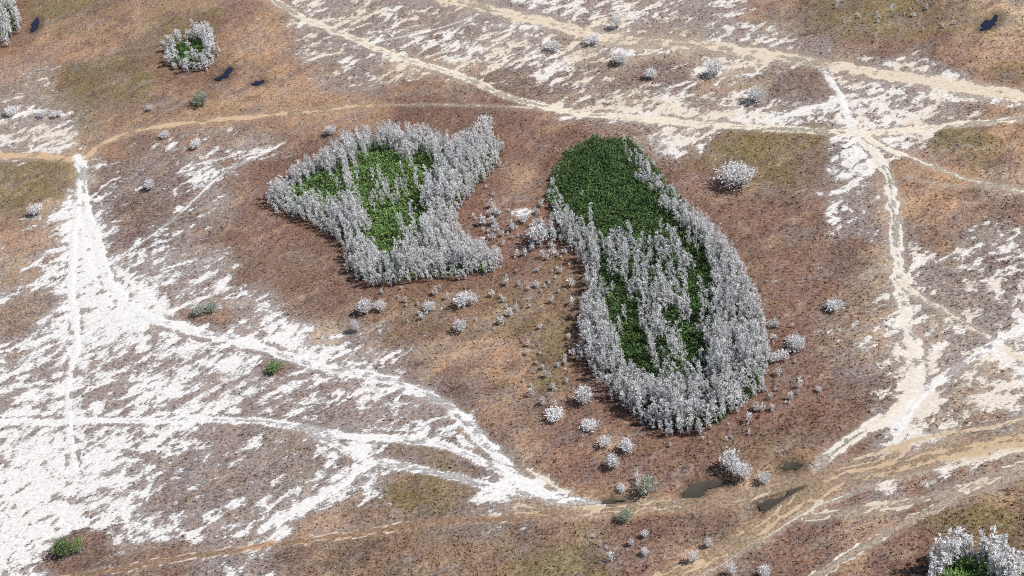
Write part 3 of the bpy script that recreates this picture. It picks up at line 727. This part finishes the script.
SHRUBS = [
 (738,184,46,30,'large round silvery shrub standing alone right of the long grove','white'),
 (731,468,24,24,'tall silvery shrub, upper left of the fused pair above the dark puddle','white'),
 (743,478,20,20,'silvery shrub, lower right of the fused pair above the dark puddle','white'),
 (765,482,14,13,'small white shrub just right of the tall fused pair','white'),
 (614,467,17,16,'round white shrub below two others near the front of the long grove','white'),
 (628,451,19,16,'white shrub touching the bare ground right of the triple shrub cluster','white'),
 (606,446,17,13,'low white shrub left of its rounder neighbour in front of the long grove','white'),
 (648,492,22,20,'white shrub with green tinge beside the thin dark shadow sheet','mixed'),
 (622,490,12,9,'tiny white shrub left of the green tinged shrub','white'),
 (626,520,17,15,'grey white shrub on the pale dirt below the thin dark shadow sheet','mixed'),
 (645,536,10,9,'small dull shrub in brown grass below the dirt track','white'),
 (645,554,9,9,'smallest dull shrub low in the brown grass at bottom centre','white'),
 (694,561,14,14,'white shrub left of the road at bottom centre','white'),
 (709,546,10,11,'small upright white shrub near the lower road','white'),
 (732,575,15,17,'white shrub at the bottom edge, left one of two','white'),
 (765,577,17,17,'white shrub at the bottom edge, right one of two','white'),
 (834,309,21,13,'low round silvery shrub left of the rutted track','white'),
 (797,349,23,18,'round silvery shrub at the tip of the cluster right of the long grove','white'),
 (783,359,18,13,'white shrub in the middle of the cluster right of the long grove','white'),
 (774,362,14,12,'white shrub joining the cluster to the right grove','white'),
 (819,391,9,7,'tiny white shrub alone on brown grass right of the long grove','white'),
 (366,312,20,18,'silvery shrub, left one of a pair below the left grove','white'),
 (381,310,16,13,'silvery shrub, right one of a pair below the left grove','white'),
 (430,309,13,10,'small white shrub right of the pair below the left grove','white'),
 (464,305,22,17,'wispy white shrub below the right tip of the left grove','white'),
 (461,331,16,15,'white shrub on its own below the wispy one','white'),
 (357,331,11,15,'thin upright white shrub under the shrub pair','white'),
 (585,402,22,20,'white shrub hugging the left foot of the long grove','white'),
 (555,418,26,14,'straggling whitish shrub on brown grass left of the long grove','white'),
 (590,428,18,9,'flat white shrub near the front corner of the long grove','white'),
 (540,243,26,24,'bushy white shrub at the left shoulder of the long grove','white'),
 (524,222,12,10,'small white shrub next to the pale sand spot','white'),
 (716,74,19,18,'grey shrub under the top road, beside yellowish sand','white'),
 (757,102,20,18,'grey shrub between the top road and the sand road','white'),
 (651,78,16,12,'round grey shrub in dark heath above the sand road','white'),
 (621,63,19,14,'wide grey shrub just under the top road','white'),
 (594,43,20,11,'low grey shrub on the edge of the top road','white'),
 (554,49,19,10,'flat grey shrub on sand left of the top road bend','white'),
 (618,27,14,16,'tall grey shrub above the top road','white'),
 (151,189,14,13,'small white shrub on mauve heath between the junction and the left grove','white'),
 (37,214,18,14,'greyish shrub below the olive oval at the left edge','white'),
 (12,114,19,11,'whitish shrub near the left edge above the junction','white'),
 (43,116,14,9,'low whitish shrub, left one of a pair above the junction','white'),
 (57,116,13,8,'low whitish shrub, right one of a pair above the junction','white'),
 (151,111,9,8,'tiny white shrub in pale grass below the ring grove','white'),
 (165,137,12,8,'small white shrub just under the orange road','white'),
 (197,147,14,11,'dull white shrub in brown heath left of the grove','white'),
 (331,134,17,12,'whitish shrub off the far left shoulder of the left grove','white'),
 (486,130,24,18,'fluffy white shrub at the far right tip of the left grove','white'),
 (201,104,21,14,'grey green shrub below the ring grove beside orange earth','mixed'),
 (200,315,19,12,'dark grey shrub on rusty soil amid the white sand','mixed'),
 (213,311,16,11,'grey green shrub right of the dark one on rusty soil','mixed'),
 (276,371,21,14,'small green bush on the white sand','green'),
 (66,554,24,20,'bright green bush at lower left, left half of a pair','green'),
 (80,551,18,17,'green bush at lower left, right half of a pair','green'),
]
for i, (x, y, w, h, lb, kd) in enumerate(SHRUBS):
    add_shrub(x, y, w, h, lb, kd, {'white': 'white_shrub', 'green': 'green_shrub', 'mixed': 'grey_shrub'}[kd], var=i % 6)
SAPLINGS = [
 ([(478,210),(545,205),(575,260),(572,310),(505,320),(488,270)], 65, 'small white sapling on the brown grass between the two groves', 'saplings between the two groves'),
 ([(520,330),(572,325),(585,370),(560,410),(520,400)], 26, 'small white sapling along the left foot of the long grove', 'saplings at the left foot of the long grove'),
 ([(380,290),(510,283),(500,335),(400,330)], 26, 'small white sapling on brown grass below the left grove', 'saplings below the left grove'),
 ([(765,300),(800,330),(800,400),(755,425)], 24, 'small white sapling beside the right flank of the long grove', 'saplings right of the long grove'),
 ([(830,2),(985,2),(960,32),(850,32)], 30, 'tiny white sapling in the olive grass along the top right', 'saplings along the top right'),
 ([(470,180),(500,185),(520,240),(470,235)], 16, 'small white sapling in the notch of the left grove', 'saplings in the notch of the left grove'),
 ([(690,425),(760,405),(750,440),(640,452)], 14, 'tiny white sapling in front of the long grove', 'saplings in front of the long grove'),
 ([(600,480),(640,470),(640,560),(560,565)], 7, 'tiny whitish sapling in brown grass at bottom centre', 'saplings at bottom centre'),
]
for poly, cnt, lb, gr in SAPLINGS:
    bx = np.array(poly, float); R = np.random.default_rng(len(lb) + cnt); c = 0
    while c < cnt:
        x = R.uniform(bx[:, 0].min(), bx[:, 0].max()); y = R.uniform(bx[:, 1].min(), bx[:, 1].max())
        q = lambda P: bool(inpoly(np.array([x]), np.array([y]), P)[0])
        if not q(poly) or any(q(G) for G in GROVES): continue
        s = .45 + .9 * R.random() ** 1.6; s *= .7 if y < 60 else 1; add_shrub(x, y, 6.5 * s, 8 * s, lb, 'white', 'white_sapling', gr, sap=True); c += 1

# ---------------------------------------------------------------- tufts of dry grass and heath
R = np.random.default_rng(5)
cnt = 150000
tx = R.uniform(-20, 1044, cnt); ty = 596 - 616 * R.random(cnt) ** 1.0
p = px2w(tx, ty); jac = (1 / np.array([1.0])); 
v, s, c, tm_, pl_, du_ = land(p[:, 0], p[:, 1])
ingrove = np.zeros(cnt, bool)
for G in GROVES: ingrove |= inpoly(tx, ty, G)
keep = (R.random(cnt) < smooth(.75, .15, s) * .6) & (tm_ < .5) & (pl_ < .2) & ~ingrove
p, v, s = p[keep], v[keep], s[keep]; nn_ = len(p); print('tufts', nn_)
kk = 4
size = (.16 + .26 * R.random(nn_) ** 2)
zz = groundz(p[:, 0], p[:, 1]) + np.maximum((fbm(p[:, 0] / 1.5, p[:, 1] / 1.5, 2, 51) - .4) * .42 * smooth(.8, .2, s), -.1) - .06
base = np.repeat(np.stack([p[:, 0], p[:, 1], zz], 1), kk, 0)
dd = R.normal(size=(nn_ * kk, 3)) * np.array([.8, .8, .2]) + np.array([0, 0, .8])
V, Fc = spikes(R, base, dd, np.repeat(size, kk) * (.8 + .6 * R.random(nn_ * kk)), np.repeat(size, kk) * .55)
tonev = (.7 + 1.0 * R.random(nn_)) * np.where(R.random(nn_) < .04, .6, 1)
vc = np.repeat(v * tonev[:, None], kk * 4, 0)
o = mesh_obj('dry_grass', V, Fc, M_TUFT, attrs=dict(veg=vc))
tag(o, 'dry brown grass and heath tufts covering the flat', None, None, 'stuff')
